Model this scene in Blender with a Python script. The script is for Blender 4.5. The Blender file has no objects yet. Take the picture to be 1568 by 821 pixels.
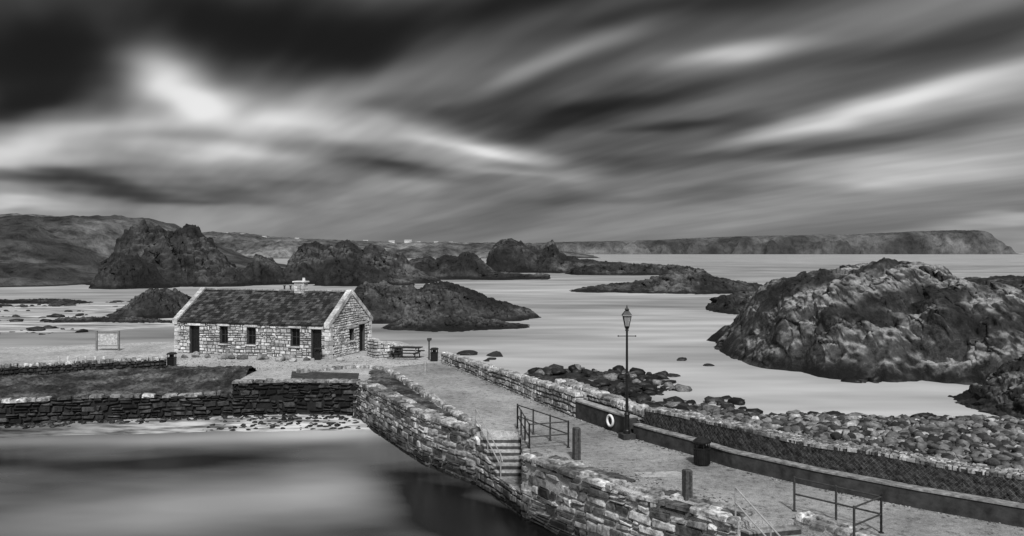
import bpy, bmesh, math, random
import numpy as np
from mathutils import Vector, Matrix, geometry
random.seed(7); rng=np.random.default_rng(11)
R=random.uniform
scene=bpy.context.scene
# ---- survey constants: camera station 9.2 m above sea level, used to turn sight lines into ground positions
F=1300.0; CX=784.0; HY=387.0; CZ=9.2
def S(px,py,z=2.1):
    y=F*(CZ-z)/(py-HY); return ((px-CX)/F*y,y)
def SX(px,y): return (px-CX)/F*y
def SZ(py,y): return CZ-(py-HY)/F*y
DECK=2.1
# ================= noise =================
perm=np.arange(256); rng.shuffle(perm); perm=np.concatenate([perm,perm,perm])
G=np.array([[1,1,0],[-1,1,0],[1,-1,0],[-1,-1,0],[1,0,1],[-1,0,1],[1,0,-1],[-1,0,-1],[0,1,1],[0,-1,1],[0,1,-1],[0,-1,-1],[1,1,0],[-1,1,0],[0,-1,1],[0,-1,-1]],float)
def perlin(x,y,z):
    x,y,z=np.broadcast_arrays(np.asarray(x,float),np.asarray(y,float),np.asarray(z,float))
    xi=np.floor(x).astype(int);yi=np.floor(y).astype(int);zi=np.floor(z).astype(int)
    xf=x-xi;yf=y-yi;zf=z-zi; xi&=255;yi&=255;zi&=255
    f=lambda t:t*t*t*(t*(t*6-15)+10)
    u,v,w=f(xf),f(yf),f(zf)
    def g(dx,dy,dz):
        h=perm[perm[perm[xi+dx]+yi+dy]+zi+dz]&15
        gr=G[h]; return gr[...,0]*(xf-dx)+gr[...,1]*(yf-dy)+gr[...,2]*(zf-dz)
    l=lambda a,b,t:a+(b-a)*t
    return l(l(l(g(0,0,0),g(1,0,0),u),l(g(0,1,0),g(1,1,0),u),v),l(l(g(0,0,1),g(1,0,1),u),l(g(0,1,1),g(1,1,1),u),v),w)
def fbm(x,y,z,o=4,ridge=False):
    a=1.;s=0.;t=0.;f=1.
    for i in range(o):
        n=perlin(x*f+17*i,y*f+5*i,z*f+9*i)
        if ridge: n=1-2*np.abs(n)*1.4
        s=s+a*n;t+=a;a*=.5;f*=2.03
    return s/t
def facet(x,y,sd=0,tilt=1.2):
    # fractured-rock noise: every cell is a randomly tilted plane
    xi=np.floor(x).astype(int);yi=np.floor(y).astype(int); best=np.full(x.shape,1e9); val=np.zeros(x.shape)
    for dx in(-1,0,1):
        for dy in(-1,0,1):
            cx=xi+dx;cy=yi+dy; h=perm[(perm[(cx+sd)&255]+cy)&255]; h2=perm[(h+cx)&255+0]; h3=perm[(h2+cy*3)&255]; h4=perm[(h3+11)&255]
            px=cx+h/255.;py=cy+h2/255.; ex=x-px;ey=y-py; d=ex*ex+ey*ey; k=d<best
            v=(h3/255.-.5)+tilt*((h4/255.-.5)*2*ex+(h/255.-.5)*2*ey)
            val=np.where(k,v,val); best=np.where(k,d,best)
    return val
# ================= mesh builder =================
class MB:
    def __init__(s): s.v=[];s.f=[];s.t=[]
    def add(s,vs,fs,tone=.5):
        b=len(s.v); s.v+= [tuple(p) for p in vs]; s.f+=[tuple(i+b for i in f) for f in fs]
        s.t+= list(tone) if hasattr(tone,'__len__') else [tone]*len(vs)
    def build(s,name,mat,parent=None,smooth=False):
        me=bpy.data.meshes.new(name); me.from_pydata(s.v,[],s.f); me.update()
        at=me.attributes.new('tone','FLOAT','POINT'); at.data.foreach_set('value',np.array(s.t,dtype=np.float32))
        bm=bmesh.new(); bm.from_mesh(me); bmesh.ops.recalc_face_normals(bm,faces=bm.faces); bm.to_mesh(me); bm.free()
        if smooth: me.polygons.foreach_set('use_smooth',[True]*len(me.polygons))
        o=bpy.data.objects.new(name,me); scene.collection.objects.link(o)
        if mat: me.materials.append(mat)
        if parent is not None:
            o.parent=parent; o.matrix_parent_inverse=Matrix.Translation(parent.location).inverted()
        return o
def empty(name,x,y,z):
    e=bpy.data.objects.new(name,None); e.location=(x,y,z); e.empty_display_size=.3; scene.collection.objects.link(e); return e
BF=[(0,3,2,1),(4,5,6,7),(0,1,5,4),(1,2,6,5),(2,3,7,6),(3,0,4,7)]
def box(mb,c,size,rz=0,tone=.5,j=0,taper=1.0,rx=0,ry=0):
    hx,hy,hz=[a/2 for a in size]; M=Matrix.Rotation(rz,3,'Z')@Matrix.Rotation(ry,3,'Y')@Matrix.Rotation(rx,3,'X')
    vs=[]
    for z,k in((-hz,1),(hz,taper)):
        for x,y in((-hx,-hy),(hx,-hy),(hx,hy),(-hx,hy)):
            vs.append(Vector(c)+M@Vector((x*k+R(-j,j),y*k+R(-j,j),z+R(-j,j))))
    mb.add(vs,BF,tone)
def tube(mb,p0,p1,r0,r1=None,n=8,tone=.5):
    r1=r0 if r1 is None else r1
    p0=Vector(p0);p1=Vector(p1);d=(p1-p0).normalized()
    a=d.orthogonal().normalized();b=d.cross(a)
    vs=[];
    for p,r in((p0,r0),(p1,r1)):
        for i in range(n):
            t=2*math.pi*i/n; vs.append(p+a*math.cos(t)*r+b*math.sin(t)*r)
    fs=[(i,(i+1)%n,n+(i+1)%n,n+i) for i in range(n)]+[tuple(range(n))[::-1],tuple(range(n,2*n))]
    mb.add(vs,fs,tone)
def lathe(mb,x,y,z,prof,n=16,tone=.5,rot=0):
    vs=[];fs=[]
    for r,h in prof:
        for i in range(n):
            t=2*math.pi*i/n+rot; vs.append((x+r*math.cos(t),y+r*math.sin(t),z+h))
    for k in range(len(prof)-1):
        for i in range(n):
            fs.append((k*n+i,k*n+(i+1)%n,(k+1)*n+(i+1)%n,(k+1)*n+i))
    fs.append(tuple(range(n))[::-1]); fs.append(tuple(range((len(prof)-1)*n,len(prof)*n)))
    mb.add(vs,fs,tone)
class Path:
    def __init__(s,pts,smooth=0):
        pts=[Vector(p) for p in pts]
        for _ in range(smooth):
            q=[pts[0]]
            for a,b in zip(pts[:-1],pts[1:]): q+= [a*.75+b*.25,a*.25+b*.75]
            q.append(pts[-1]); pts=q
        s.p=pts; s.c=[0]
        for a,b in zip(pts[:-1],pts[1:]): s.c.append(s.c[-1]+(b-a).length)
        s.L=s.c[-1]
    def at(s,t,off=0):
        t0=min(max(t,0),s.L-1e-6)
        k=0
        while k<len(s.c)-2 and s.c[k+1]<=t0: k+=1
        a,b=s.p[k],s.p[k+1]; d=(b-a).normalized(); p=a+d*(t-s.c[k])
        e=.25
        def dir_at(tt):
            tt=min(max(tt,0),s.L-1e-6);k=0
            while k<len(s.c)-2 and s.c[k+1]<=tt:k+=1
            return (s.p[k+1]-s.p[k]).normalized()
        dd=(dir_at(t-e)+dir_at(t+e)).normalized()
        return p+Vector((-dd.y,dd.x))*off
def ribbon(mb,path,o0,o1,z0,z1,step=.8,tone=.5,t0=0,t1=None):
    t1=path.L if t1 is None else t1
    n=max(2,int((t1-t0)/step)+1); vs=[];fs=[]
    zf=z1 if callable(z1) else (lambda s:z1)
    zb=z0 if callable(z0) else (lambda s:z0)
    for i in range(n):
        t=t0+(t1-t0)*i/(n-1); a=path.at(t,o0);b=path.at(t,o1)
        vs+=[(a.x,a.y,zb(t)),(a.x,a.y,zf(t)),(b.x,b.y,zf(t)),(b.x,b.y,zb(t))]
    for i in range(n-1):
        k=4*i
        for j in range(4): fs.append((k+j,k+(j+1)%4,k+4+(j+1)%4,k+4+j))
    fs+=[(0,1,2,3),(4*n-4,4*n-3,4*n-2,4*n-1)]
    mb.add(vs,fs,tone)
def block_face(mb,path,off,sgn,a,b,za,zb0,zb1,depth,tone,jit,gap):
    g=gap/2; q=[(a+g,za+g),(b-g,za+g),(b-g,zb1-g),(a+g,zb0-g)]
    q=[(s+R(-jit,jit),z+R(-jit,jit)) for s,z in q]
    cs=sum(s for s,z in q)/4;cz=sum(z for s,z in q)/4
    d=depth*R(.55,1.25); vs=[]
    for s,z in q:
        p=path.at(s,off-sgn*.03); vs.append((p.x,p.y,z))
    ch=min(.035,.2*(zb0-za))
    for s,z in q:
        s2=s+(ch if s<cs else -ch); z2=z+(ch if z<cz else -ch)
        p=path.at(s2,off+sgn*(d+R(-.012,.012))); vs.append((p.x,p.y,z2))
    fs=[(4,5,6,7),(0,1,5,4),(1,2,6,5),(2,3,7,6),(3,0,4,7)]
    mb.add(vs,fs,tone)
def masonry(mb,path,off,sgn,z0,z1,ch=(.2,.32),bw=(.25,.7),depth=.06,jit=.02,gap=.03,tone=(.3,.9),holes=(),t0=0,t1=None,wob=.04,split=.15,miss=0):
    t1=path.L if t1 is None else t1
    zf=z1 if callable(z1) else (lambda s:z1)
    zbf=z0 if callable(z0) else (lambda s:z0)
    zmax=max(zf(t0+(t1-t0)*i/60) for i in range(61)); z=min(zbf(t0+(t1-t0)*i/30) for i in range(31)); ph=R(0,9)
    while z<zmax-.04:
        h=R(*ch)
        if zmax-(z+h)<ch[0]*.5: h=zmax-z
        iv=[(t0,t1)]
        for (a,b,c,d) in holes:
            if z+h*.6>c and z+h*.4<d:
                nv=[]
                for (p,q) in iv:
                    if b<=p or a>=q: nv.append((p,q)); continue
                    if a>p: nv.append((p,a))
                    if b<q: nv.append((b,q))
                iv=nv
        for (p,q) in iv:
            s=p
            while s<q-.02:
                w=R(*bw)
                if q-(s+w)<bw[0]*.6: w=q-s
                e=min(s+w,q); m=(s+e)/2
                wb=wob*math.sin(m*.9+ph+z*2)
                lo=z+(wb if z>zbf(m)+.05 else 0)
                top0=min(z+h+wb,zf(s)); top1=min(z+h+wb,zf(e))
                if z+h>=zmax-.001: top0=min(zf(s),z+h);top1=min(zf(e),z+h)
                lo=max(lo,zbf(m))
                if min(top0,top1)-lo>.06 and R(0,1)>=miss:
                    if R(0,1)<split and top0-lo>.2:
                        mid=lo+(top0-lo)*R(.4,.6)
                        block_face(mb,path,off,sgn,s,e,lo,mid,mid,depth,R(*tone),jit,gap)
                        block_face(mb,path,off,sgn,s,e,mid,top0,top1,depth,R(*tone),jit,gap)
                    else: block_face(mb,path,off,sgn,s,e,lo,top0,top1,depth,R(*tone),jit,gap)
                s=e
        z+=h
def stone_row(mb,path,o0,o1,z,h,ln=(.3,.7),tone=(.4,.9),jit=.03,t0=0,t1=None,miss=0,cross=1):
    t1=path.L if t1 is None else t1
    zf=z if callable(z) else (lambda t:z)
    cuts=[o0+(o1-o0)*k/cross for k in range(cross+1)]
    for c0,c1 in zip(cuts[:-1],cuts[1:]):
        s=t0-R(0,ln[0]*.5)
        while s<t1-.05:
            e=min(s+R(*ln),t1)
            if R(0,1)<miss or e<t0+.02: s=e; continue
            hh=h*R(.7,1.25); g=.012; sg=1 if c1>c0 else -1; vs=[]
            a0=max(s,t0)
            q=[(a0+g,c0+sg*g),(e-g,c0+sg*g),(e-g,c1-sg*g),(a0+g,c1-sg*g)]
            q=[(a+R(-jit,jit),b+R(-jit,jit)) for a,b in q]; ca=(a0+e)/2;cb=(c0+c1)/2
            for a,b in q:
                p=path.at(a,b); vs.append((p.x,p.y,zf(a)-.05))
            for a,b in q:
                p=path.at(a+(ca-a)*.04,b+(cb-b)*.04); vs.append((p.x,p.y,zf(a)+hh*.65))
            for a,b in q:
                p=path.at(a+(ca-a)*.25,b+(cb-b)*.22); vs.append((p.x,p.y,zf(a)+hh+R(-.015,.015)))
            fs=[(8,9,10,11)]
            for k in range(4):
                fs+=[(k,(k+1)%4,4+(k+1)%4,4+k),(4+k,4+(k+1)%4,8+(k+1)%4,8+k)]
            mb.add(vs,fs,R(*tone))
            s=e
def poly_prism(mb,pts,z0,z1,tone=.5):
    n=len(pts); vs=[(x,y,z1) for x,y in pts]+[(x,y,z0) for x,y in pts]
    tri=geometry.tessellate_polygon([[Vector((x,y,0)) for x,y in pts]])
    fs=[tuple(t) for t in tri]+[(i,(i+1)%n,n+(i+1)%n,n+i) for i in range(n)]
    mb.add(vs,fs,tone)
def grid_obj(name,X,Y,Z,mat,smooth=True,tone=None):
    ny,nx=X.shape; me=bpy.data.meshes.new(name)
    co=np.stack([X,Y,Z],-1).reshape(-1,3).astype(np.float32)
    i=np.arange(ny*nx).reshape(ny,nx)
    q=np.stack([i[:-1,:-1],i[:-1,1:],i[1:,1:],i[1:,:-1]],-1).reshape(-1,4)
    me.vertices.add(len(co)); me.vertices.foreach_set('co',co.ravel())
    me.loops.add(q.size); me.loops.foreach_set('vertex_index',q.ravel().astype(np.int32))
    me.polygons.add(len(q)); me.polygons.foreach_set('loop_start',np.arange(0,q.size,4,dtype=np.int32))
    me.polygons.foreach_set('loop_total',np.full(len(q),4,dtype=np.int32))
    me.update(); me.validate()
    if smooth: me.polygons.foreach_set('use_smooth',[True]*len(me.polygons))
    at=me.attributes.new('tone','FLOAT','POINT'); at.data.foreach_set('value',(np.full(len(co),.5) if tone is None else tone.ravel()).astype(np.float32))
    o=bpy.data.objects.new(name,me); scene.collection.objects.link(o); me.materials.append(mat); return o
# ================= node helpers =================
class NT:
    def __init__(s,nt): s.nt=nt
    def n(s,t,**k):
        nd=s.nt.nodes.new(t)
        for a,b in k.items(): setattr(nd,a,b)
        return nd
    def put(s,sock,v):
        if isinstance(v,bpy.types.NodeSocket): s.nt.links.new(v,sock)
        else: sock.default_value=v
    def m(s,op,a,b=None,c=None,clamp=False):
        nd=s.n('ShaderNodeMath',operation=op); nd.use_clamp=clamp
        s.put(nd.inputs[0],a)
        if b is not None: s.put(nd.inputs[1],b)
        if c is not None: s.put(nd.inputs[2],c)
        return nd.outputs[0]
    def noise(s,vec,scale,detail=4,rough=.55,dist=0):
        nd=s.n('ShaderNodeTexNoise'); s.put(nd.inputs['Vector'],vec); nd.inputs['Scale'].default_value=scale
        nd.inputs['Detail'].default_value=detail; nd.inputs['Roughness'].default_value=rough; nd.inputs['Distortion'].default_value=dist
        return nd.outputs['Fac']
    def noise2(s,vec,scale,detail=3,rough=.5):
        nd=s.n('ShaderNodeTexNoise',noise_dimensions='2D'); s.put(nd.inputs['Vector'],vec); nd.inputs['Scale'].default_value=scale
        nd.inputs['Detail'].default_value=detail; nd.inputs['Roughness'].default_value=rough
        return nd.outputs['Fac']
    def vor(s,vec,scale,feature='F1',out='Distance',rand=1):
        nd=s.n('ShaderNodeTexVoronoi',feature=feature); s.put(nd.inputs['Vector'],vec); nd.inputs['Scale'].default_value=scale
        nd.inputs['Randomness'].default_value=rand
        return nd.outputs[out]
    def mapping(s,vec,loc=(0,0,0),rot=(0,0,0),scale=(1,1,1),tp='POINT'):
        nd=s.n('ShaderNodeMapping',vector_type=tp); s.put(nd.inputs[0],vec)
        nd.inputs['Location'].default_value=loc;nd.inputs['Rotation'].default_value=rot;nd.inputs['Scale'].default_value=scale
        return nd.outputs[0]
    def mr(s,v,a,b,c=0.,d=1.,smooth=False):
        nd=s.n('ShaderNodeMapRange'); nd.interpolation_type='SMOOTHSTEP' if smooth else 'LINEAR'
        s.put(nd.inputs[0],v)
        for i,x in enumerate((a,b,c,d)): s.put(nd.inputs[i+1],x)
        return nd.outputs[0]
    def mix(s,f,a,b):
        nd=s.n('ShaderNodeMix',data_type='FLOAT'); s.put(nd.inputs[0],f); s.put(nd.inputs[2],a); s.put(nd.inputs[3],b); return nd.outputs[0]
    def xyz(s,v):
        nd=s.n('ShaderNodeSeparateXYZ'); s.put(nd.inputs[0],v); return nd.outputs
    def comb(s,x,y,z=0.):
        nd=s.n('ShaderNodeCombineXYZ'); s.put(nd.inputs[0],x);s.put(nd.inputs[1],y);s.put(nd.inputs[2],z); return nd.outputs[0]
    def blobs(s,vec,lst,acc=0.0):
        for (x,y,rx,ry,ang,amp) in lst:
            v=s.mapping(vec,(x,y,0),(0,0,math.radians(ang)),(rx,ry,1),'TEXTURE')
            d=s.n('ShaderNodeVectorMath',operation='DOT_PRODUCT'); s.put(d.inputs[0],v); s.put(d.inputs[1],v)
            e=s.m('POWER',.3679,d.outputs['Value'])
            acc=s.m('MULTIPLY_ADD',e,amp,acc)
        return acc
def newmat(name):
    m=bpy.data.materials.new(name); m.use_nodes=True; nt=m.node_tree; b=nt.nodes['Principled BSDF']; return m,NT(nt),b
def pos(N): return N.n('ShaderNodeNewGeometry').outputs['Position']
def finish(N,b,val,rough=.85,h=None,hs=.02,spec=.3,strength=1.):
    c=N.n('ShaderNodeCombineColor')
    for i in range(3): N.put(c.inputs[i],val)
    N.nt.links.new(c.outputs[0],b.inputs['Base Color'])
    N.put(b.inputs['Roughness'],rough); b.inputs['Specular IOR Level'].default_value=spec
    if h is not None:
        bp=N.n('ShaderNodeBump'); bp.inputs['Distance'].default_value=hs; bp.inputs['Strength'].default_value=strength
        N.put(bp.inputs['Height'],h); N.nt.links.new(bp.outputs[0],b.inputs['Normal'])
def stone_mat(name,lo,hi,wet=None,scale=6,blotch=.5,hs=.03,rough=.85,stain=0):
    m,N,b=newmat(name); P=pos(N); t=N.n('ShaderNodeAttribute',attribute_name='tone').outputs['Fac']
    base=N.m('MULTIPLY_ADD',t,hi-lo,lo)
    n1=N.noise(P,scale,4,.7); n2=N.noise(P,scale*.18,1,.5)
    k=N.mr(n1,.35,.65,1-blotch,1+blotch*.5)
    v=N.m('MULTIPLY',base,k); v=N.m('MULTIPLY',v,N.mr(n2,.3,.7,.6,1.25))
    if stain>0:
        n5=N.noise(N.mapping(P,scale=(1,1,.25)),1.1,3,.6); v=N.m('MULTIPLY',v,N.mr(n5,.42,.58,1-stain,1.,True))
    if wet is not None:
        z=N.xyz(P)[2]; zz=N.m('ADD',z,N.m('MULTIPLY',N.m('SUBTRACT',n2,.5),.8))
        v=N.m('MULTIPLY',v,N.mr(zz,wet[0],wet[1],wet[2],1.,True))
    v=N.m('MAXIMUM',v,.004)
    finish(N,b,v,rough,n1,hs); return m
def plain_mat(name,val,rough=.6,metal=0,var=.25,scale=8):
    m,N,b=newmat(name); P=pos(N); n=N.noise(P,scale,4,.65)
    finish(N,b,N.mr(n,.3,.7,val*(1-var),val*(1+var)),rough,n,.005); b.inputs['Metallic'].default_value=metal; return m
def rock_mat(name,lo,hi,size,lichen=.0,wetz=.8,top=0.,tlo=.45):
    m,N,b=newmat(name); g=N.n('ShaderNodeNewGeometry'); P=g.outputs['Position']; nz=N.xyz(g.outputs['Normal'])[2]
    f=1./size
    n1=N.noise(P,f*4,7,.72); n2=N.noise(P,f*.7,1,.5)
    v=N.mr(n1,.36,.66,lo*.5,hi*1.3); v=N.m('MULTIPLY',v,N.mr(n2,.32,.68,.35,1.5))
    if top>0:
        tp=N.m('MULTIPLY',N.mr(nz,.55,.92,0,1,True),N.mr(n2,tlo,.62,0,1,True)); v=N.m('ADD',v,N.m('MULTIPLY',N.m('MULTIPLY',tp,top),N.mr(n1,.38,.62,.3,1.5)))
    if lichen>0: v=N.m('ADD',v,N.m('MULTIPLY',N.mr(n1,.60,.72,0,1,True),lichen))
    z=N.xyz(P)[2]; zz=N.m('ADD',z,N.m('MULTIPLY',N.m('SUBTRACT',n1,.5),wetz))
    v=N.m('MULTIPLY',v,N.mr(zz,wetz*.3,wetz,.2,1.,True)); v=N.m('MAXIMUM',v,.004)
    finish(N,b,v,.75,n1,size*.14,.3); return m
# ================= materials =================
def ground_mat(name,base,scale=1.,patch=.35,specks=.5):
    m,N,b=newmat(name); P=pos(N); n1=N.noise(P,.35*scale,3,.6); n3=N.noise(P,30,2,.7); n4=N.noise(P,5,5,.7)
    v=N.mr(n1,.3,.7,base*(1-patch),base*(1+patch*.6)); v=N.m('MULTIPLY',v,N.mr(n4,.3,.7,.6,1.25)); v=N.m('MULTIPLY',v,N.mr(n3,.3,.7,1-specks,1+specks*.6))
    v=N.m('MULTIPLY',v,N.mr(n4,.36,.42,.55,1.,True))
    finish(N,b,v,.9,N.m('ADD',n3,n4),.02); return m
m_quay=ground_mat('gravel_ground',.48,1,.3,.5)
m_road=ground_mat('pier_road_concrete',.32,.8,.45,.45)
m_pier=stone_mat('pier_masonry',.05,.72,wet=(.1,1.05,.08),scale=5,blotch=.7,stain=.3)
m_core=plain_mat('wall_core',.015,.95,0,.4)
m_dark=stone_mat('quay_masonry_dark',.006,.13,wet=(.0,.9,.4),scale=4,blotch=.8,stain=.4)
m_parapet=stone_mat('parapet_stone',.12,.66,scale=7,blotch=.6,stain=.25)
m_kerb=stone_mat('kerb_stone',.08,.72,scale=5,blotch=.8,stain=.5)
m_house=stone_mat('cottage_stone',.24,.78,scale=8,blotch=.4)
m_mortar=plain_mat('mortar',.07,.95,0,.3)
m_slate=stone_mat('roof_slate',.012,.11,scale=9,blotch=.55,hs=.012,rough=.6)
m_coping=stone_mat('pale_coping',.3,.76,scale=9,blotch=.45)
m_render=plain_mat('rendered_wall',.04,.85,0,.6,3)
m_black=plain_mat('black_paint',.012,.4,0,.4)
m_wood=plain_mat('weathered_timber',.06,.8,0,.6,14)
m_steel=plain_mat('galvanised_steel',.38,.45,.3,.25)
m_rust=plain_mat('dark_rail_steel',.05,.55,.2,.4)
m_glass=plain_mat('dark_glass',.006,.15,0,.1)
m_white=plain_mat('white_paint',.75,.5,0,.08)
m_tread=stone_mat('step_stone',.03,.42,wet=(.3,1.4,.5),scale=6,blotch=.5)
m_cobble=stone_mat('beach_stone',.02,.34,wet=(.0,.45,.35),scale=5,blotch=.5,hs=.02,stain=.4)
m_weed=stone_mat('seaweed_stone',.004,.05,scale=5,blotch=.7,hs=.03,rough=.5)
m_shore=stone_mat('shingle',.02,.22,wet=(.0,.45,.2),scale=3,blotch=.9,hs=.05)
m_rock=rock_mat('sea_rock',.004,.050,6,lichen=.06,top=.05)
m_rockn=rock_mat('near_rock',.005,.052,3.2,lichen=.08,top=.26,wetz=1.3,tlo=.42)  # strong top value paints highlights onto the paler upward faces
m_rockf=rock_mat('far_rock',.005,.046,14,lichen=.03,wetz=1.5,top=.06)
m_hill=rock_mat('hill_grass',.02,.085,40,wetz=.5,top=.06)
m_land=rock_mat('distant_land',.09,.12,170,wetz=1,top=.0)  # lighter, flatter albedo paints in the distance haze
m_ridge=rock_mat('distant_shore',.05,.16,60,wetz=1,top=.03)  # albedo lifted as well, haze painted into the colour
m_grass=rock_mat('bank_grass',.010,.06,1.1,wetz=.2,top=.05,lichen=.12)
m_sand,N,b=newmat('harbour_sand'); P=pos(N); n=N.noise(N.mapping(P,scale=(.4,1.4,1)),1.2,5,.6)
v=N.mr(n,.35,.60,.10,.66); v=N.m('MULTIPLY',v,N.mr(N.xyz(P)[0],-27.,-13.,.22,1.,True)); finish(N,b,v,.6,n,.03)
m_bsand,N,b=newmat('bay_sand'); P=pos(N); n=N.noise(N.mapping(P,scale=(.3,1.4,1)),.35,6,.65)
finish(N,b,N.mr(n,.36,.62,.08,.62),.6,n,.05)
m_net,N,b=newmat('netted_stone'); P=pos(N)
x,y,z=N.xyz(P)[0],N.xyz(P)[1],N.xyz(P)[2]; s=N.m('SUBTRACT',N.m('MULTIPLY',x,.75),N.m('MULTIPLY',y,.66))
w1=N.m('ABSOLUTE',N.m('SINE',N.m('MULTIPLY',N.m('ADD',s,N.m('MULTIPLY',z,1.0)),22.))); w2=N.m('ABSOLUTE',N.m('SINE',N.m('MULTIPLY',N.m('SUBTRACT',s,N.m('MULTIPLY',z,1.0)),22.)))
w=N.m('MINIMUM',w1,w2); net=N.mr(w,.0,.28,1.,0.); vo=N.vor(P,5,'F1'); n=N.noise(P,7,4,.7); nb=N.noise(P,1.1,1,.5)
v=N.m('ADD',N.mr(n,.35,.65,.006,.06),N.m('MULTIPLY',net,N.mr(nb,.35,.65,.03,.10))); finish(N,b,v,.8,N.m('SUBTRACT',n,vo),.08)
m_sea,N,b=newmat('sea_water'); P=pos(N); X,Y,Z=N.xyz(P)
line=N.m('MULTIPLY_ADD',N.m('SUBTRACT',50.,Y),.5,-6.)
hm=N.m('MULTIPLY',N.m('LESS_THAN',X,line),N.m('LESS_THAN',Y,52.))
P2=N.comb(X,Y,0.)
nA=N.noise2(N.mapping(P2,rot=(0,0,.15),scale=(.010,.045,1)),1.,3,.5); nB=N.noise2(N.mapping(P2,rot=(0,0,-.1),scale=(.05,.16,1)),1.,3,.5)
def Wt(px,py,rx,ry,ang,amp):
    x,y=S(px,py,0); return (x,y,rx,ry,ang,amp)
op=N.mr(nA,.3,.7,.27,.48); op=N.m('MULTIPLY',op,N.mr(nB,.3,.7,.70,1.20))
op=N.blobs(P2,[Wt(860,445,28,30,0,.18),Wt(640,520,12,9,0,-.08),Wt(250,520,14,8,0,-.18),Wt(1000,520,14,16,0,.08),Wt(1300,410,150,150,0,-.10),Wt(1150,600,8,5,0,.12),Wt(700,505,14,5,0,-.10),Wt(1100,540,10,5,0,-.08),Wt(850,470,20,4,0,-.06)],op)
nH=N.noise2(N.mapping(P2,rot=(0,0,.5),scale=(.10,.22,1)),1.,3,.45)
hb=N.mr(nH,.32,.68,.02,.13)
hb=N.blobs(P2,[Wt(330,672,9,1.5,4,.26),Wt(500,657,4.5,2.0,0,.42),Wt(60,672,6,1.2,8,.06),Wt(330,765,6,3.0,15,.16),Wt(150,810,5,2,0,.12),Wt(510,745,2.6,3.4,25,.16),Wt(150,712,9,1.4,0,-.10),Wt(660,765,1.4,6,30,-.14),Wt(760,815,1.5,3,20,-.12)],hb)  # light and dark patches of reflected sky painted into the harbour albedo
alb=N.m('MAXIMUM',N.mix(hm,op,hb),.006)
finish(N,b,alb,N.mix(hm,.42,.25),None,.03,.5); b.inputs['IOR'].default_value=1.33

# ================= sea =================
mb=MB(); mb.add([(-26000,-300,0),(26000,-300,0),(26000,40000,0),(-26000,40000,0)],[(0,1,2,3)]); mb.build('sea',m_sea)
# ================= rocks & terrain =================
def rock(name,sil,y0,y1,mat,nx=200,ny=90,rough=.25,peak=.45,steep=2.2,seed=0,smooth=False,foot=.35,freq=1.,pad=.12,fac=1.,wxa=.05):
    ym=y0+(y1-y0)*peak
    xs=np.array([SX(p,ym) for p,_ in sil]); zs=np.array([SZ(q,ym) for _,q in sil])
    zs[0]=min(zs[0],.0) if zs[0]<3 else zs[0]
    H=zs.max(); Wd=xs[-1]-xs[0]; D=y1-y0
    X,Y=np.meshgrid(np.linspace(xs[0]-pad*Wd*.5,xs[-1]+pad*Wd*.5,nx),np.linspace(y0-.1*D,y1+.1*D,ny))
    sz=max(H,D*.25); f=freq/sz
    wx=fbm(X*f*1.2+seed,Y*f*1.2,seed*.7,4)*sz*wxa; wy=fbm(X*f*1.2,Y*f*1.2+seed+9,seed*.3,4)*sz*.9
    xx=X+wx; yy=Y+wy
    prof=np.interp(xx,xs,zs)
    prof=np.where(xx<xs[0],np.minimum(zs[0],zs[0]-(xs[0]-xx)*1.2),prof); prof=np.where(xx>xs[-1],zs[-1]-(xx-xs[-1])*1.2,prof)
    g=foot+(1-foot)*np.clip(prof/H,0,1)**.7
    d=(yy-ym); u=np.where(d<0,1+d/((ym-y0)*g),1-d/((y1-ym)*g))
    sh=np.where(u>0,1-np.clip(1-u,0,1)**steep,u*1.3)
    h=np.where(prof>0,prof*sh,prof)
    h=np.where(u<0,u*H*.6,h)
    m=np.clip(u*2.5,0,1)*np.clip(prof/H*1.5,.1,1)
    rg=fbm(X*f*2.2+seed,Y*f*2.2,seed+.5,4,True)
    h=h+rough*H*.65*(rg-.68)*m
    a=X*f+h*f*.5; c=Y*f-h*f*.7
    F1_=.75*facet(a*2.6+seed,c*2.6,seed)+.4*facet(a*6.5,c*6.5+seed,seed+3)+.12*facet(a*15,c*15,seed+5)
    h=h+fac*rough*H*.45*F1_*m
    h=np.clip(h,-1.2,None)
    gy,gx=np.gradient(h,Y[:,0],X[0,:]); L=np.sqrt(gx**2+gy**2+1)
    a=X*f+h*f*.8; c=Y*f-h*f*.9+h*f*.3
    dn=rough*sz*(.22*fbm(X*f*4,Y*f*4,h*f*4+seed,4,True)+fac*.34*facet(a*3.4+seed,c*3.4,seed+7)+fac*.10*facet(a*10,c*10,seed+8))*np.clip(u*3,0,1)*np.clip(2.2-2*u,.25,1)
    X2=X-gx/L*dn; Y2=Y-gy/L*dn
    return grid_obj(name,X2,Y2,h+dn/L*.2,mat,smooth)
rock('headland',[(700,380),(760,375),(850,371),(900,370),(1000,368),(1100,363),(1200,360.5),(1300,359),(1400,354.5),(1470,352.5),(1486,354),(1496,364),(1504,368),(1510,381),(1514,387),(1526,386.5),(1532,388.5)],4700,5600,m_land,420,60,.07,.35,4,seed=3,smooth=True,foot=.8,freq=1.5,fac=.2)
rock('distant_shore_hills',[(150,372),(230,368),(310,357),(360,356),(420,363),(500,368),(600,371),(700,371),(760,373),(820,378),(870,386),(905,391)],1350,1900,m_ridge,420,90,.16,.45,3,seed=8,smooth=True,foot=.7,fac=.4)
rock('hillside',[(-420,326),(-200,322),(0,326),(80,330),(190,331),(235,341),(280,362),(330,386),(400,404),(430,412)],300,560,m_hill,300,130,.12,.5,1.7,seed=5,smooth=True,foot=.55,fac=.5)
rock('grassy_shore',[(-300,392),(-100,398),(0,404),(60,402),(120,408),(170,418),(215,432)],215,330,m_hill,240,80,.25,.5,1.6,seed=6,smooth=True,foot=.5,fac=.5)
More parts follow.
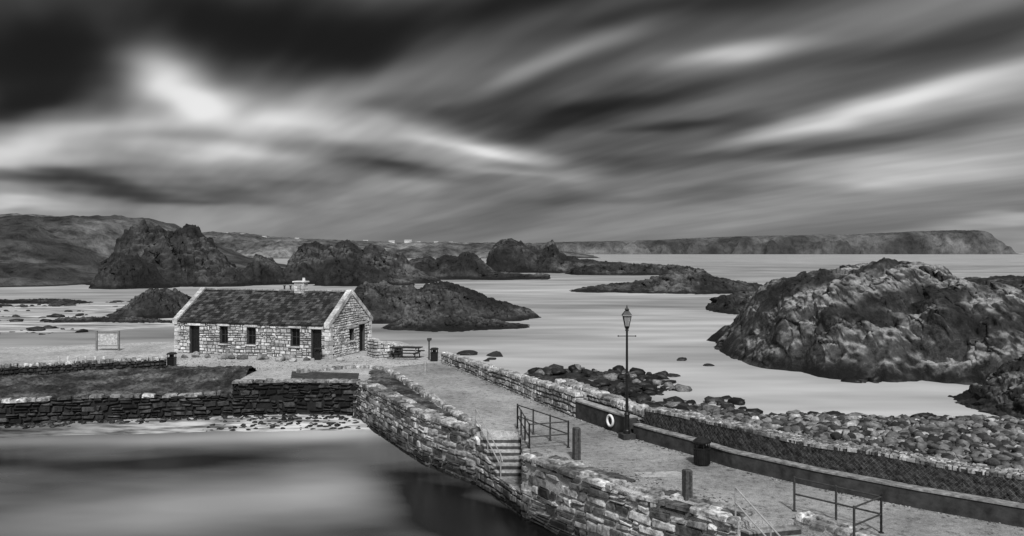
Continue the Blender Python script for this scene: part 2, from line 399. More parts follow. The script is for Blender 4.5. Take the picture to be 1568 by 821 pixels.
rock('sea_stack',[(128,436),(146,424),(165,402),(185,378),(200,360),(212,349),(228,345),(240,352),(252,356),(268,352),(284,346),(296,346),(306,358),(318,366),(330,378),(345,392),(358,404),(378,436)],226,268,m_rockf,320,170,.22,.5,1.5,seed=1)
rock('sea_stack',[(146,437),(165,412),(185,393),(205,391),(222,402),(240,420),(262,437)],212,234,m_rockf,160,90,.26,.5,1.5,seed=2)
rock('sea_stack',[(305,436),(325,420),(348,408),(370,420),(384,434)],228,246,m_rockf,120,70,.26,.5,1.5,seed=13)
rock('sea_stack',[(366,434),(378,404),(392,390),(406,388),(424,402),(446,434)],238,262,m_rockf,140,90,.22,.5,1.5,seed=4)
rock('sea_stack',[(440,432),(450,398),(458,380),(466,374),(488,371),(500,376),(514,372),(536,369),(552,379),(575,380),(610,386),(626,402),(650,418),(668,428)],246,300,m_rockf,300,140,.22,.45,1.7,seed=9)
rock('sea_stack',[(484,434),(508,410),(540,406),(575,410),(600,422),(630,432)],232,250,m_rockf,180,80,.3,.5,1.5,seed=10)
rock('sea_stack',[(612,412),(630,396),(655,394),(665,398),(682,390),(700,394),(718,384),(736,397),(752,410)],290,350,m_rockf,220,100,.22,.5,1.6,seed=12)
rock('sea_stack',[(742,410),(750,386),(758,374),(770,366),(785,368),(800,372),(822,376),(838,370),(848,371),(856,386),(885,397),(930,401),(985,403),(1040,407),(1062,411)],380,450,m_rockf,380,120,.17,.45,1.9,seed=15)
rock('reef',[(585,428),(640,422),(700,420),(755,416),(800,419),(835,421)],285,330,m_rockf,240,60,.5,.5,1.6,seed=17)
rock('reef',[(880,408),(960,405),(1050,408),(1075,412)],345,380,m_rockf,160,50,.5,.5,1.6,seed=18)
rock('rock_island',[(545,470),(549,449),(556,433),(580,431),(600,436),(625,439),(645,443),(662,432),(690,433),(710,441),(730,450),(750,458),(775,464),(800,468),(814,474)],110,136,m_rock,400,200,.20,.5,1.7,seed=20,freq=1.2)
rock('rock_island',[(590,498),(620,488),(660,479),(710,483),(760,491),(806,499)],99,112,m_rock,280,100,.40,.55,1.7,seed=21)
rock('rock_island',[(160,486),(190,472),(212,460),(222,447),(240,442),(262,444),(280,456),(305,482)],116,134,m_rock,200,110,.3,.5,1.9,seed=22)
rock('rock_island',[(872,447),(900,439),(950,434),(985,430),(1005,424),(1030,419),(1060,420),(1080,418),(1105,427),(1130,431),(1160,434),(1180,443)],188,222,m_rock,300,100,.28,.45,2.0,seed=25)
rock('rock_island',[(1088,466),(1110,457),(1150,449),(1180,446),(1230,442),(1260,450)],122,150,m_rock,180,90,.35,.45,2.2,seed=26)
rock('rock_island',[(1482,440),(1505,427),(1550,423),(1600,425),(1700,440)],196,232,m_rock,160,80,.3,.45,2.2,seed=27)
rock('reef',[(-60,462),(20,459),(90,458),(135,463)],150,160,m_rock,160,50,.6,.5,1.5,seed=28)
rock('reef',[(60,490),(100,486),(200,486),(262,492)],108,114,m_rock,180,50,.6,.5,1.5,seed=29)
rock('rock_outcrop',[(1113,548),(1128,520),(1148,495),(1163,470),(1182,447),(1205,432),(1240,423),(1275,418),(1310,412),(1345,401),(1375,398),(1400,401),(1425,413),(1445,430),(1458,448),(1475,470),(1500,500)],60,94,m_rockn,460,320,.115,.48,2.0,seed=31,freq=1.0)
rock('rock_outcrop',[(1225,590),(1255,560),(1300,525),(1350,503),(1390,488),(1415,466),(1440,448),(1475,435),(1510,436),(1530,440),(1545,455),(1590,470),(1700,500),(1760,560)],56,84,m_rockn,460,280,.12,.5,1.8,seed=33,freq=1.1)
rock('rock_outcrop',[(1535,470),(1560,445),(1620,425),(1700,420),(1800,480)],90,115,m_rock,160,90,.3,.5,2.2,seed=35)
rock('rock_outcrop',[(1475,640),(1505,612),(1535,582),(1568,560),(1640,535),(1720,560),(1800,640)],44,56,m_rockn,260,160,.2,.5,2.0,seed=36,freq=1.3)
X,Y=np.meshgrid(np.linspace(-120,-26,200),np.linspace(80,165,120))
bayh=lambda X,Y: .42*fbm(X*.035,Y*.07,2.,4)+.12-.3*np.clip((X+52)/20,0,2)-.35*np.exp(-((Y-88)/7)**2)-.004*np.clip(Y-125,0,99)
grid_obj('bay_beach',X,Y,bayh(X,Y),m_bsand)

# ---- seaward wall line of the pier (face towards the deck), from the cottage end to the pier head
Wp=[(-4.66,55.6),(-.84,45.5),(2.7,36.5),(4.35,33.0),(5.15,31.6),(6.3,29.8),(7.15,28.1),(9.2,25.6),(11.2,23.6),(13.2,21.9),(16.7,19.5),(22,16.5)]
PW=Path(Wp)
def sOf(path,x,y):
    best=(1e9,0)
    for i in range(400):
        t=path.L*i/399; p=path.at(t); d=(p.x-x)**2+(p.y-y)**2
        if d<best[0]: best=(d,t)
    return best[1]
wy=np.array([p[1] for p in Wp][::-1]);wx_=np.array([p[0] for p in Wp][::-1])
def wallx(Y): return np.interp(Y,wy,wx_)
def shore_h(X,Y):
    n=fbm(X*.12,Y*.12,1.3,4); n2=fbm(X*.5,Y*.5,4.3,4)
    h=np.where(Y<48,.12+(48-Y)/16*1.0,0)
    shelf=.09*np.ones_like(X)
    pool=1/(1+np.exp(-(X-(11.0+3*n))*.9))
    shelf=shelf-.42*pool
    k=np.clip((49.5+2*n-Y)/4,0,1); k=k*k*(3-2*k)
    h=shelf*(1-k)+np.maximum(h,.1)*k
    far=np.clip((Y-(64+4*n))/4,0,1); h=h-far*.9
    left=np.clip((1.5+(Y-56)*.12+1.5*n-X)/3.5,0,1)*np.clip((Y-43)/6,0,1); h=h-left*.8
    right=np.clip((X-33)/6,0,1)*np.clip((Y-50)/4,0,1)*.5
    return h+.42*n+.20*n2-right
X,Y=np.meshgrid(np.linspace(-4,46,420),np.linspace(14,76,460))
Z=shore_h(X,Y); dw=X-wallx(Y)
Z=np.where(dw<.4,np.minimum(Z,-.6),Z)
grid_obj('rocky_shore',X,Y,Z,m_shore,False,tone=np.clip(.5+.9*fbm(X*1.2,Y*1.2,0.,3)-.5*np.clip((Y-46)/5,0,1),0,1))
def stones(name,mat,XY,r,sub,tone,zoff=.2,flat=.65):
    bm=bmesh.new(); bmesh.ops.create_icosphere(bm,subdivisions=sub,radius=1.); base=np.array([v.co[:] for v in bm.verts]); fc=np.array([[v.index for v in f.verts] for f in bm.faces]); bm.free()
    n=len(XY); nv=len(base)
    V=np.repeat(base[None],n,0)*(1+rng.uniform(-.22,.22,(n,nv,1))*(1 if sub<3 else .4))
    dirs=rng.normal(size=(n,4,3)); dirs/=np.linalg.norm(dirs,axis=2,keepdims=True)
    for k in range(4):
        dt=(V*dirs[:,None,k]).sum(2,keepdims=True); V=V-np.maximum(dt-.58,0)*dirs[:,None,k]
    sc=np.stack([rng.uniform(.75,1.45,n),rng.uniform(.7,1.2,n),rng.uniform(.6,1.,n)*flat*1.3],1)*r[:,None]
    V=V*sc[:,None]; a=rng.uniform(0,6.28,n); c,s=np.cos(a)[:,None],np.sin(a)[:,None]
    x=V[:,:,0]*c-V[:,:,1]*s; y=V[:,:,0]*s+V[:,:,1]*c
    V=np.stack([x+XY[:,0:1],y+XY[:,1:2],V[:,:,2]+XY[:,2:3]+zoff*r[:,None]],-1).reshape(-1,3).astype(np.float32)
    Fc=(fc[None]+(np.arange(n)*nv)[:,None,None]).reshape(-1,3)
    me=bpy.data.meshes.new(name); me.vertices.add(len(V)); me.vertices.foreach_set('co',V.ravel())
    me.loops.add(Fc.size); me.loops.foreach_set('vertex_index',Fc.ravel().astype(np.int32)); me.polygons.add(len(Fc))
    me.polygons.foreach_set('loop_start',np.arange(0,Fc.size,3,dtype=np.int32)); me.polygons.foreach_set('loop_total',np.full(len(Fc),3,dtype=np.int32))
    me.update(); me.validate()
    at=me.attributes.new('tone','FLOAT','POINT'); at.data.foreach_set('value',np.repeat(tone,nv).astype(np.float32))
    o=bpy.data.objects.new(name,me); scene.collection.objects.link(o); me.materials.append(mat); return o
def scatter(n,x0,x1,y0,y1):
    X=rng.uniform(x0,x1,n);Y=rng.uniform(y0,y1,n); return X,Y
X,Y=scatter(34000,2,42,18,51); Zs=shore_h(X,Y); k=(X-wallx(Y)>1.4)&(Zs>-.05)&(X<Y*.66+3); X,Y,Zs=X[k],Y[k],Zs[k]
r=rng.uniform(0,1,len(X))**4*.27+.055
tn=rng.uniform(0,1,len(X))**1.5; tn=np.where(rng.uniform(0,1,len(X))<.05,1.6,tn)
stones('beach_stones',m_cobble,np.stack([X,Y,Zs],1),r,2,tn,.25)
X,Y=scatter(9000,-2,42,46,73); Zs=shore_h(X,Y); cl=fbm(X*.25,Y*.25,7.,3); k=(X-wallx(Y)>1.5)&(Zs>-.2)&(cl>-.10)&(X<Y*.66+3); X,Y,Zs=X[k],Y[k],Zs[k]
r=rng.uniform(0,1,len(X))**4*.6+.09; tn=rng.uniform(0,1,len(X))**1.5; tn=np.where(rng.uniform(0,1,len(X))<.10,4.,tn)
stones('seaweed_rocks',m_weed,np.stack([X,Y,Zs],1),r,2,tn,.2,.55)
X,Y=scatter(1800,-115,-30,82,160); Zs=bayh(X,Y); cl=fbm(X*.06,Y*.12,5.,3); k=(Zs>-.12)&(cl>.04); X,Y,Zs=X[k],Y[k],Zs[k]
stones('bay_rocks',m_weed,np.stack([X,Y,Zs],1),rng.uniform(0,1,len(X))**3*1.0+.15,2,rng.uniform(0,1,len(X)),.1,.35)
q=np.array([(*S(717,543,0),0),(*S(760,545,0),0),(*S(752,550,0),0),(*S(1045,552,0),0),(*S(1085,560,0),0),(*S(745,553,0),0)])
stones('seaweed_rocks',m_weed,q,np.array([.8,.75,.5,.5,.4,.4]),3,np.full(len(q),.5),0,.45)

# ================= quay ground, pier deck =================
O=[(-8.46,46.6),(-3.79,36.8),(-1.4,33.6)]
O2=[(.36,29.6),(2.0,27.07),(4.05,24.4),(5.95,22.35)]
near=[(8.75,19.3),(12,15.5),(14.5,12)]
nC=(9.55,19.5)
sea_side=[tuple(PW.at(PW.L*i/60,.15)) for i in range(61)]
poly=[(-90,66),(-38,63.5),(-24,69),(-9,68),(-5.4,61)]+sea_side+[(20,11)]+near[::-1]+[nC,(7.55,22.75)]+O2[::-1]+[(.36,33.6)]+O[::-1]+[(-12,47.3),(-15.2,47.0),(-15.4,50.2),(-21.3,52.6),(-29,48.5),(-60,40),(-90,34)]
mb=MB(); poly_prism(mb,poly,-.6,DECK); mb.build('quay_ground',m_quay)
roadL=[S(560,566),S(600,573),S(650,606),S(728,655),(.42,33.55),(.5,29.9),(2.6,27.5),(4.7,24.9),(6.6,22.9),(8,22.6),(10.2,19.4),(14,14)]
roadR=[tuple(PW.at(t,-.03)) for t in np.linspace(.5,PW.L,50)]
mb=MB(); rp=roadL+roadR[::-1]
tri=geometry.tessellate_polygon([[Vector((x,y,0)) for x,y in rp]]); mb.add([(x,y,DECK+.006) for x,y in rp],[tuple(t) for t in tri]); mb.build('pier_road',m_road)
mb=MB()
for c in ([(970,724),(1035,722),(1060,730),(985,732)],[(845,588),(885,590),(860,596),(830,592)]):
    mb.add([(*S(a,b_),DECK+.012) for a,b_ in c],[(0,1,2,3)])
mb.build('road_patch',ground_mat('pale_patch',.42,1,.2,.3))
q=[];
for _ in range(900):
    t=R(.5,PW.L-6); o_=-abs(random.gauss(0,.16))-.02; p=PW.at(t,o_); q.append((p.x,p.y,DECK))
KQ=Path([(.45,29.9),(2.9,27.6),(4.9,25.2),(6.6,23.2)])
for _ in range(500):
    t=R(0,KQ.L); p=KQ.at(t,random.gauss(0,.35)); q.append((p.x,p.y,DECK))
for _ in range(700):
    a=R(260,640); b_=R(546,566); x,y=S(a,b_); q.append((x,y,DECK))
q=np.array(q); stones('loose_grit',m_cobble,q,rng.uniform(.015,.05,len(q)),1,rng.uniform(0,1.2,len(q)),.2,.6)

pier=empty('pier_harbour_wall',-3,37,0)
mf=MB(); mt=MB()
P1=Path(O); P1b=Path([O[-1],O2[0]]); P2=Path(O2); P3=Path(near)
masonry(mf,P1,0,-1,-.5,DECK,ch=(.16,.36),bw=(.22,.85),depth=.10,jit=.04,gap=.05,tone=(.0,.95),miss=.03,split=.3)
def lowtop(s): return max(.86,2.06-1.22*s/2.35)
masonry(mf,P1b,0,-1,-.5,lowtop,ch=(.2,.32),bw=(.3,.7),depth=.07,jit=.03,gap=.04,tone=(.1,.9))
masonry(mf,P2,0,-1,-.5,DECK,ch=(.16,.38),bw=(.22,.95),depth=.10,jit=.045,gap=.05,tone=(.0,1.),miss=.03,split=.3)
masonry(mf,Path([(.40,31.5),(.37,29.55)]),0,-1,.8,DECK,tone=(.2,.9),depth=.05)
masonry(mf,P3,0,-1,-.5,DECK,tone=(.1,.95))
mf.build('stone_facing',m_pier,pier)
stone_row(mt,P1,-.12,.75,DECK+.0,.10,ln=(.3,.9),tone=(.1,1.),cross=2,miss=.12,jit=.05)
stone_row(mt,P2,-.14,1.0,DECK+.0,.09,ln=(.25,.95),tone=(.05,1.0),cross=3,miss=.16,jit=.06)
stone_row(mt,Path([O2[0],(.40,33.5)]),-.3,.02,DECK,.1,tone=(.4,1))
stone_row(mt,Path([(7.6,22.7),nC]),-.05,.5,DECK,.12,ln=(.25,.5),tone=(.5,1.),cross=2)
mt.build('edge_coping',m_kerb,pier)
X,Y=np.meshgrid(np.linspace(-9,-1.4,150),np.linspace(34,51,340))
ox=np.interp(Y,[33.6,36.8,46.6,51],[-1.4,-3.79,-8.46,-9.2])+.55; kx=np.interp(Y,[34.4,42.3,49.9,51],[-1.43,-4.36,-7.06,-7.6])-.1
T=np.clip((X-(-9))/(7.6),0,1); Xs=ox+(kx-ox)*T
Zs=DECK-.02+.12*np.sin(np.pi*T)+.09*fbm(Xs*1.5,Y*1.5,0.,4)+.05*fbm(Xs*6,Y*6,0.,3)
grid_obj('turf_strip',Xs,Y,Zs,m_grass,False)
mb=MB(); KP=Path([S(455,572),S(500,567),S(545,563),S(580,565),S(603,574),S(650,605),S(690,630),S(727,654)],1)
stone_row(mb,KP,-.2,.2,DECK-.05,.26,ln=(.25,.7),tone=(.25,1.),cross=1,jit=.05); mb.build('kerb_wall',m_kerb)
mb=MB()
c=[S(445,582),S(548,583),S(550,572),S(447,569)]
poly_prism(mb,c,1.9,DECK+.02); mb.build('quay_slab',m_render)

def tread(m,pts,z):
    m.add([(x,y,-.6) for x,y in pts]+[(x,y,z-.06) for x,y in pts],BF,.08)
    m.add([(x,y,z-.058) for x,y in pts]+[(x,y,z+R(-.01,.01)) for x,y in pts],BF,R(.55,1))
lxY=lambda Y: np.interp(Y,[29.6,33.6],[.32,-1.36])
e=empty('stone_steps',-.5,33,DECK); m=MB()
for i in range(7):
    ya=33.62-.31*i; yb=ya-.34 if i<6 else 29.75; z=DECK-.18*(i+1)
    tread(m,[(float(lxY(yb)),yb),(.33,yb),(.33,ya),(float(lxY(ya)),ya)],z)
m.build('treads',m_tread,e)
e=empty('stone_steps',6.5,22.5,DECK); m=MB(); a=Vector((6.0,22.4));b_=Vector((7.5,22.8));d=Vector((.5,-.86)).normalized()
for i in range(8):
    p=a+d*.3*i; qq=b_+d*.3*i; ln=.34 if i<7 else 1.5
    tread(m,[tuple(p+d*ln),tuple(qq+d*ln),tuple(qq),tuple(p)],DECK-.18*(i+1))
m.build('treads',m_tread,e)
def handrail(name,a,b,h=.85,mat=m_steel,mid=.45):
    e=empty(name,a[0],a[1],a[2]); m=MB(); A=Vector(a);B=Vector(b)
    for k in(0,.5,1):
        p=A.lerp(B,k); tube(m,p-Vector((0,0,.1)),p+Vector((0,0,h)),.024)
    for hh in(h,mid): tube(m,A+Vector((0,0,hh)),B+Vector((0,0,hh)),.024)
    d=(B-A).normalized(); tube(m,B+Vector((0,0,h)),B+d*.2+Vector((0,0,h-.14)),.024)
    m.build('rails',mat,e)
handrail('step_handrail',(-1.45,33.95,2.1),(-.42,31.5,.86))
handrail('step_handrail',(5.95,22.6,2.1),(7.15,20.4,.75))
def guard(name,pts,h=.95,mids=(.5,),mat=m_rust,step=1.5):
    e=empty(name,pts[0][0],pts[0][1],DECK); m=MB(); pp=MB()
    for a,b in zip(pts[:-1],pts[1:]):
        A=Vector((*a,DECK));B=Vector((*b,DECK)); n=max(1,round((B-A).length/step))
        for i in range(n+1):
            p=A.lerp(B,i/n); tube(pp,p,p+Vector((0,0,h+.04)),.032); lathe(pp,p.x,p.y,p.z,[(.07,0),(.07,.02),(.03,.03)],8)
        for hh in (h,)+tuple(mids): tube(m,A+Vector((0,0,hh)),B+Vector((0,0,hh)),.024)
    pp.build('posts',mat,e); m.build('rails',mat,e)
guard('guard_railing',[(2.05,30.9),(.22,34.3),(.62,30.4),(2.05,30.9)],.95,(.5,))
guard('guard_railing',[(7.75,23.3),(9.35,21.5),(8.3,20.6)],.92,(.48,))
sm=sOf(PW,2.7,36.5); sl=sOf(PW,4.5,32.7)
e=empty('parapet_wall',-1,46,DECK); core=MB(); fac=MB(); cop=MB()
def ptop(s): return DECK+.5+.5*min(1,max(0,s/sm))
ribbon(core,PW,.04,.5,-.5,lambda s:ptop(s)-.03,t1=sm); masonry(fac,PW,.04,-1,DECK,ptop,ch=(.14,.28),bw=(.16,.5),depth=.06,jit=.035,gap=.03,tone=(.1,1.),t1=sm)
masonry(fac,PW,.5,1,0.,ptop,ch=(.2,.3),bw=(.3,.6),depth=.06,tone=(.2,.8),t1=sm)
stone_row(cop,PW,.0,.55,lambda s:ptop(s)-.03,.12,ln=(.2,.5),tone=(.35,1.),cross=2,jit=.05,t1=sm)
masonry(fac,Path([PW.at(sm,.02),PW.at(sm,.55)]),0,-1,DECK,ptop(sm),depth=.04,bw=(.2,.4),tone=(.4,.9))
core.build('core',m_mortar,e); fac.build('stone_facing',m_parapet,e); cop.build('coping',m_parapet,e)
e=empty('rendered_wall',3.5,35,DECK); m=MB()
ribbon(m,PW,.0,.35,-.5,lambda s:DECK+.72,t0=sm+.03,t1=sl); m.build('wall',m_render,e)
m=MB(); ribbon(m,PW,-.03,.37,lambda s:DECK+.722,lambda s:DECK+.78,t0=sm+.03,t1=sl+.02); m.build('capping',plain_mat('concrete_cap',.3,.85,0,.35,5),e)
e=empty('rubble_wall',4,36,DECK); core=MB(); fac=MB(); cop=MB()
zt=lambda s:3.16-.12*max(0,(s-sm))/3
ribbon(core,PW,.62,1.25,-.5,zt,t0=sm-3.5,t1=sl+.4); masonry(fac,PW,.62,-1,2.3,zt,ch=(.15,.22),bw=(.18,.42),tone=(.2,.9),depth=.05,t0=sm-3.5,t1=sl+.4)
stone_row(cop,PW,.6,1.3,lambda s:zt(s)-.03,.14,ln=(.2,.5),tone=(.3,1.),cross=2,jit=.06,t0=sm-3.5,t1=sl+.4)
core.build('core',m_mortar,e); fac.build('stone_facing',m_parapet,e); cop.build('coping',m_parapet,e)
e=empty('sea_wall',9,26,DECK); m=MB(); ribbon(m,PW,.0,.36,-.5,DECK+.50,t0=sl+.25,step=.4); m.build('lower_wall',m_render,e)
m=MB(); ribbon(m,PW,-.03,.34,DECK+.502,DECK+.55,t0=sl+.22,step=.4); m.build('ledge',plain_mat('ledge_concrete',.22,.85,0,.7,5),e)
def uz(s): return 3.34-.2*max(0,1-(s-sl)/2.5)+.04*math.sin(s*1.3)
m=MB(); ribbon(m,PW,.36,1.1,-.5,uz,t0=sl+.45,step=.3); m.build('upper_wall',m_net,e)
m=MB(); stone_row(m,PW,.34,1.14,lambda s:uz(s)-.03,.05,ln=(.07,.24),tone=(.0,.85),cross=6,jit=.03,t0=sl+.45); m.build('rough_top',m_parapet,e)

e=empty('quay_wall',-20,45,0)
Lq=Path([(-60,39.0),(-48,41.2),(-26,44.2),(-15.3,46.6)]); Tq=Path([(-15.3,46.45),(-12,46.9),(-8.46,46.6)])
fac=MB();core=MB();cop=MB()
lz=lambda s:1.5+.06*math.sin(s*.7)
ribbon(core,Lq,.03,.6,-.6,lambda s:lz(s)-.05); masonry(fac,Lq,0,-1,-.2,lz,ch=(.16,.36),bw=(.25,.8),depth=.12,jit=.06,gap=.06,tone=(.0,.9),miss=.08,split=.3)
stone_row(cop,Lq,-.12,.45,lambda s:lz(s)-.02,.12,ln=(.25,.8),tone=(.1,1.),jit=.07,miss=.15)
ribbon(core,Tq,.03,.9,-.6,DECK-.04); masonry(fac,Tq,0,-1,-.2,DECK,ch=(.18,.38),bw=(.25,.8),depth=.12,jit=.06,gap=.06,tone=(.0,.8),miss=.08,split=.3)
masonry(fac,Path([(-15.3,49),(-15.3,46.45)]),0,-1,1.0,DECK,depth=.08,tone=(.1,.8))
stone_row(cop,Tq,-.12,.5,DECK,.1,ln=(.4,1.),tone=(.2,.7),jit=.05)
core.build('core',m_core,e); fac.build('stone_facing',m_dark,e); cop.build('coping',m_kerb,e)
X,Y0=np.meshgrid(np.linspace(-60,-15.3,620),np.linspace(0,1,110))
fy=np.interp(X,[-60,-48,-26,-15.3],[39.4,41.6,44.6,47.0]); by=np.interp(X,[-60,-29,-21.3,-15.3],[40.6,49.4,53.2,51.0])
Y=fy+(by-fy)*Y0
Z=1.5+.66*np.clip(Y0*1.5,0,1)+.26*fbm(X*.5,Y*.5,0.,4)+.14*fbm(X*2.2,Y*2.2,3.,4)+.12*fbm(X*6,Y*6,5.,3)+.45*np.exp(-((X+16.8)/2.6)**2-((Y-49.5)/1.1)**2)
Z=np.where(Y0>.93,np.minimum(Z,DECK+.03),Z)
grid_obj('grass_bank',X,Y,Z,m_grass,False)
e=empty('field_wall',-25,50,DECK); fac=MB();core=MB();cop=MB(); FW=Path([(-60,38.5),(-29.3,48.3),(-21.2,52.1)])
fz=lambda s:DECK+.6; ribbon(core,FW,.04,.4,1.5,DECK+.56); masonry(fac,FW,.0,-1,1.6,fz,ch=(.14,.22),bw=(.18,.42),depth=.05,jit=.025,tone=(.05,.6),gap=.03)
stone_row(cop,FW,-.04,.46,DECK+.56,.14,ln=(.18,.4),tone=(.2,.9),jit=.05)
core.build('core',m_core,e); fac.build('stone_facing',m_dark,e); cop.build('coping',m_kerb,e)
X,Y=np.meshgrid(np.linspace(-60,-6,300),np.linspace(33,48.5,140))
fy=np.interp(X,[-60,-48,-26,-15.3,-8,-6],[39,41.2,44.2,46.6,46.8,46])
Z=.28-(fy-Y)*np.interp(X,[-60,-30,-16,-8],[.16,.15,.095,.10])+.05*fbm(X*.4,Y*.9,0.,4)
grid_obj('harbour_beach',X,Y,Z,m_sand)
n=900; X=rng.uniform(-40,-8,n); fy=np.interp(X,[-60,-48,-26,-15.3,-8,-6],[39,41.2,44.2,46.6,46.8,46]); D_=rng.uniform(0,1,n)**1.5*2.6+.15
k=(X>-16)|(D_<.9); X,fy,D_=X[k],fy[k],D_[k]
stones('harbour_stones',m_weed,np.stack([X,fy-D_,.26-D_*.1],1),rng.uniform(.05,.2,len(X)),2,rng.uniform(0,1,len(X)),.1,.5)

# ================= cottage =================
FL=Vector(S(268,540)); u=Vector((.953,-.303)); w=Vector((.303,.953)); L=12.35; Wd=6.0; EH=2.3; RH=4.35
FR=FL+u*L; BR=FR+w*Wd; BL=FL+w*Wd
cot=empty('stone_cottage',(FL.x+BR.x)/2,(FL.y+BR.y)/2,DECK)
def panel(mb,p,d,n,s0,s1,zt,holes,th=.45,brk=()):
    bs=sorted(set([s0,s1]+list(brk)+[h for q in holes for h in q[:2]]))
    for a,b in zip(bs[:-1],bs[1:]):
        iv=[[0,None]]
        for h in sorted(holes,key=lambda q:q[2]):
            if h[0]<b-1e-4 and h[1]>a+1e-4: iv[-1][1]=h[2]; iv.append([h[3],None])
        for z0,z1 in iv:
            if z1 is not None and z1-z0<.01: continue
            za=zt(a) if z1 is None else z1; zb=zt(b) if z1 is None else z1
            vs=[]
            for s_,top in((a,za),(b,zb)):
                for k in(0,th):
                    q=p+d*s_-n*k; vs+=[(q.x,q.y,DECK+z0),(q.x,q.y,DECK+top)]
            mb.add(vs,[(0,1,3,2),(4,6,7,5),(0,4,5,1),(2,3,7,6),(0,2,6,4),(1,5,7,3)],.5)
fh=[(1.25,2.05,0,1.98),(3.75,4.4,.78,2.0),(5.95,6.65,.78,2.0),(9.4,10.1,.78,2.0),(11.0,11.75,0,1.98)]
gh=[(2.75,3.4,.95,1.85),(4.2,5.05,0,1.98)]
rl=lambda s: EH+(RH-EH)*(1-abs(s-Wd/2)/(Wd/2))
core=MB(); panel(core,FL,u,-w,0,L,lambda s:EH,fh); panel(core,FR-u*.002+w*.0,w,u,.002,Wd,rl,gh,brk=(Wd/2,)); panel(core,BR-w*.002,-u,w,.0,L,lambda s:EH,[]); panel(core,BL+u*.002,-w,-u,.46,Wd-.46,rl,[],brk=(Wd/2,))
core.build('walls',m_mortar,cot)
fac=MB(); H_=lambda hs:[(a,b,c+DECK,d+DECK) for a,b,c,d in hs]
masonry(fac,Path([FL,FR]),0,-1,DECK,DECK+EH,ch=(.12,.27),bw=(.14,.5),depth=.03,jit=.025,gap=.026,tone=(.2,1.),holes=H_(fh),wob=.04,split=.25)
masonry(fac,Path([FR,BR]),0,-1,DECK,lambda s:DECK+rl(s),ch=(.12,.28),bw=(.14,.5),depth=.03,jit=.025,gap=.026,tone=(.3,1.),holes=H_(gh),wob=.04,split=.25)
masonry(fac,Path([BL,FL]),0,-1,DECK,lambda s:DECK+rl(s),ch=(.14,.26),bw=(.2,.5),depth=.03,tone=(.4,1.))
masonry(fac,Path([BR,BL]),0,-1,DECK,DECK+EH,ch=(.14,.26),bw=(.2,.5),depth=.03,tone=(.4,1.))
fac.build('stone_facing',m_house,cot)
qn=MB()
for p,d in((FL,u),(FR,-u),(FR,w),(BR,-w)):
    nrm=(-w if d in(u,-u) else u); z=0;k=0
    while z<EH-.1:
        ln=.5 if k%2 else .3; c=p+d*(ln/2)+nrm*.035; hh=min(.29,EH-z)
        box(qn,(c.x,c.y,DECK+z+hh/2),(ln,.09,hh-.02),math.atan2(d.y,d.x),R(.4,1),.008); z+=.3;k+=1
qn.build('quoins',m_coping,cot)
def opening(hs,p,d,n):
    fr=MB();gl=MB();li=MB();dr=MB()
    for a,b,z0,z1 in hs:
        ang=math.atan2(d.y,d.x); c=p+d*((a+b)/2)-n*.22; W_=b-a;h=z1-z0
        q=p+d*((a+b)/2)+n*.02; box(li,(q.x,q.y,DECK+z1+.08),(W_+.3,.1,.15),ang,R(.3,.8),.006)
        if z0>0:
            box(gl,(c.x,c.y,DECK+(z0+z1)/2),(W_,.02,h),ang)
            for dz,ww,hh,dx in((h/2-.03,W_,.06,0),(-h/2+.03,W_,.06,0),(0,W_,.04,0),(0,.05,h,-W_/2+.03),(0,.05,h,W_/2-.03),(0,.03,h,0)):
                q=c+n*.02+d*dx; box(fr,(q.x,q.y,DECK+(z0+z1)/2+dz),(ww,.04,hh),ang)
            q=p+d*((a+b)/2)+n*.06; box(li,(q.x,q.y,DECK+z0-.05),(W_+.15,.16,.08),ang,R(.4,.9),.004)
        else:
            for k in range(5):
                q=c+d*(-W_/2+W_*(k+.5)/5); box(dr,(q.x,q.y,DECK+h/2),(W_/5-.012,.05,h),ang,.5)
    gl.build('window_glass',m_glass,cot); fr.build('window_frames',m_rust,cot); li.build('lintels_and_sills',m_coping,cot); dr.build('plank_doors',m_black,cot)
opening(fh,FL,u,-w); opening(gh,FR,w,u)
rf=MB(); sl_=math.atan2(RH-EH,Wd/2); SL=math.hypot(RH-EH,Wd/2)+.15
for side in(0,1):
    o=(FL if side==0 else BL); inw=(w if side==0 else -w)
    vs=[]
    for s_ in(.25,L-.25):
        for t in(-.15,SL-.15):
            q=o+u*s_+inw*(t*math.cos(sl_)); z=DECK+EH+t*math.sin(sl_); vs+=[(q.x,q.y,z-.02),(q.x,q.y,z+.03)]
    rf.add(vs,[(0,1,3,2),(4,6,7,5),(0,4,5,1),(2,3,7,6),(0,2,6,4),(1,5,7,3)],.2)
    rows=15; rh=SL/rows
    for r_ in range(rows):
        s_=.3-R(0,.2); t0=-.17+r_*rh
        while s_<L-.3:
            ww=R(.22,.34); a=max(s_,.28); b=min(s_+ww,L-.28); s_+=ww
            if b-a<.03: continue
            vs=[]; tj=R(-.02,.02); lift=R(.0,.016); tn=R(0,1)**1.6
            for t,zz in((t0+tj,.065+lift),(t0+rh*1.15,.038)):
                for x in(a+.006,b-.006):
                    q=o+u*x+inw*(t*math.cos(sl_)-zz*math.sin(sl_)*.3); z=DECK+EH+t*math.sin(sl_)+zz
                    vs.append((q.x,q.y,z))
            v0,v1=vs[0],vs[1]; vs+= [(v0[0],v0[1],v0[2]-.03),(v1[0],v1[1],v1[2]-.03)]
            rf.add(vs,[(0,1,3,2),(0,4,5,1)],tn)
rf.build('slate_roof',m_slate,cot)
cp=MB()
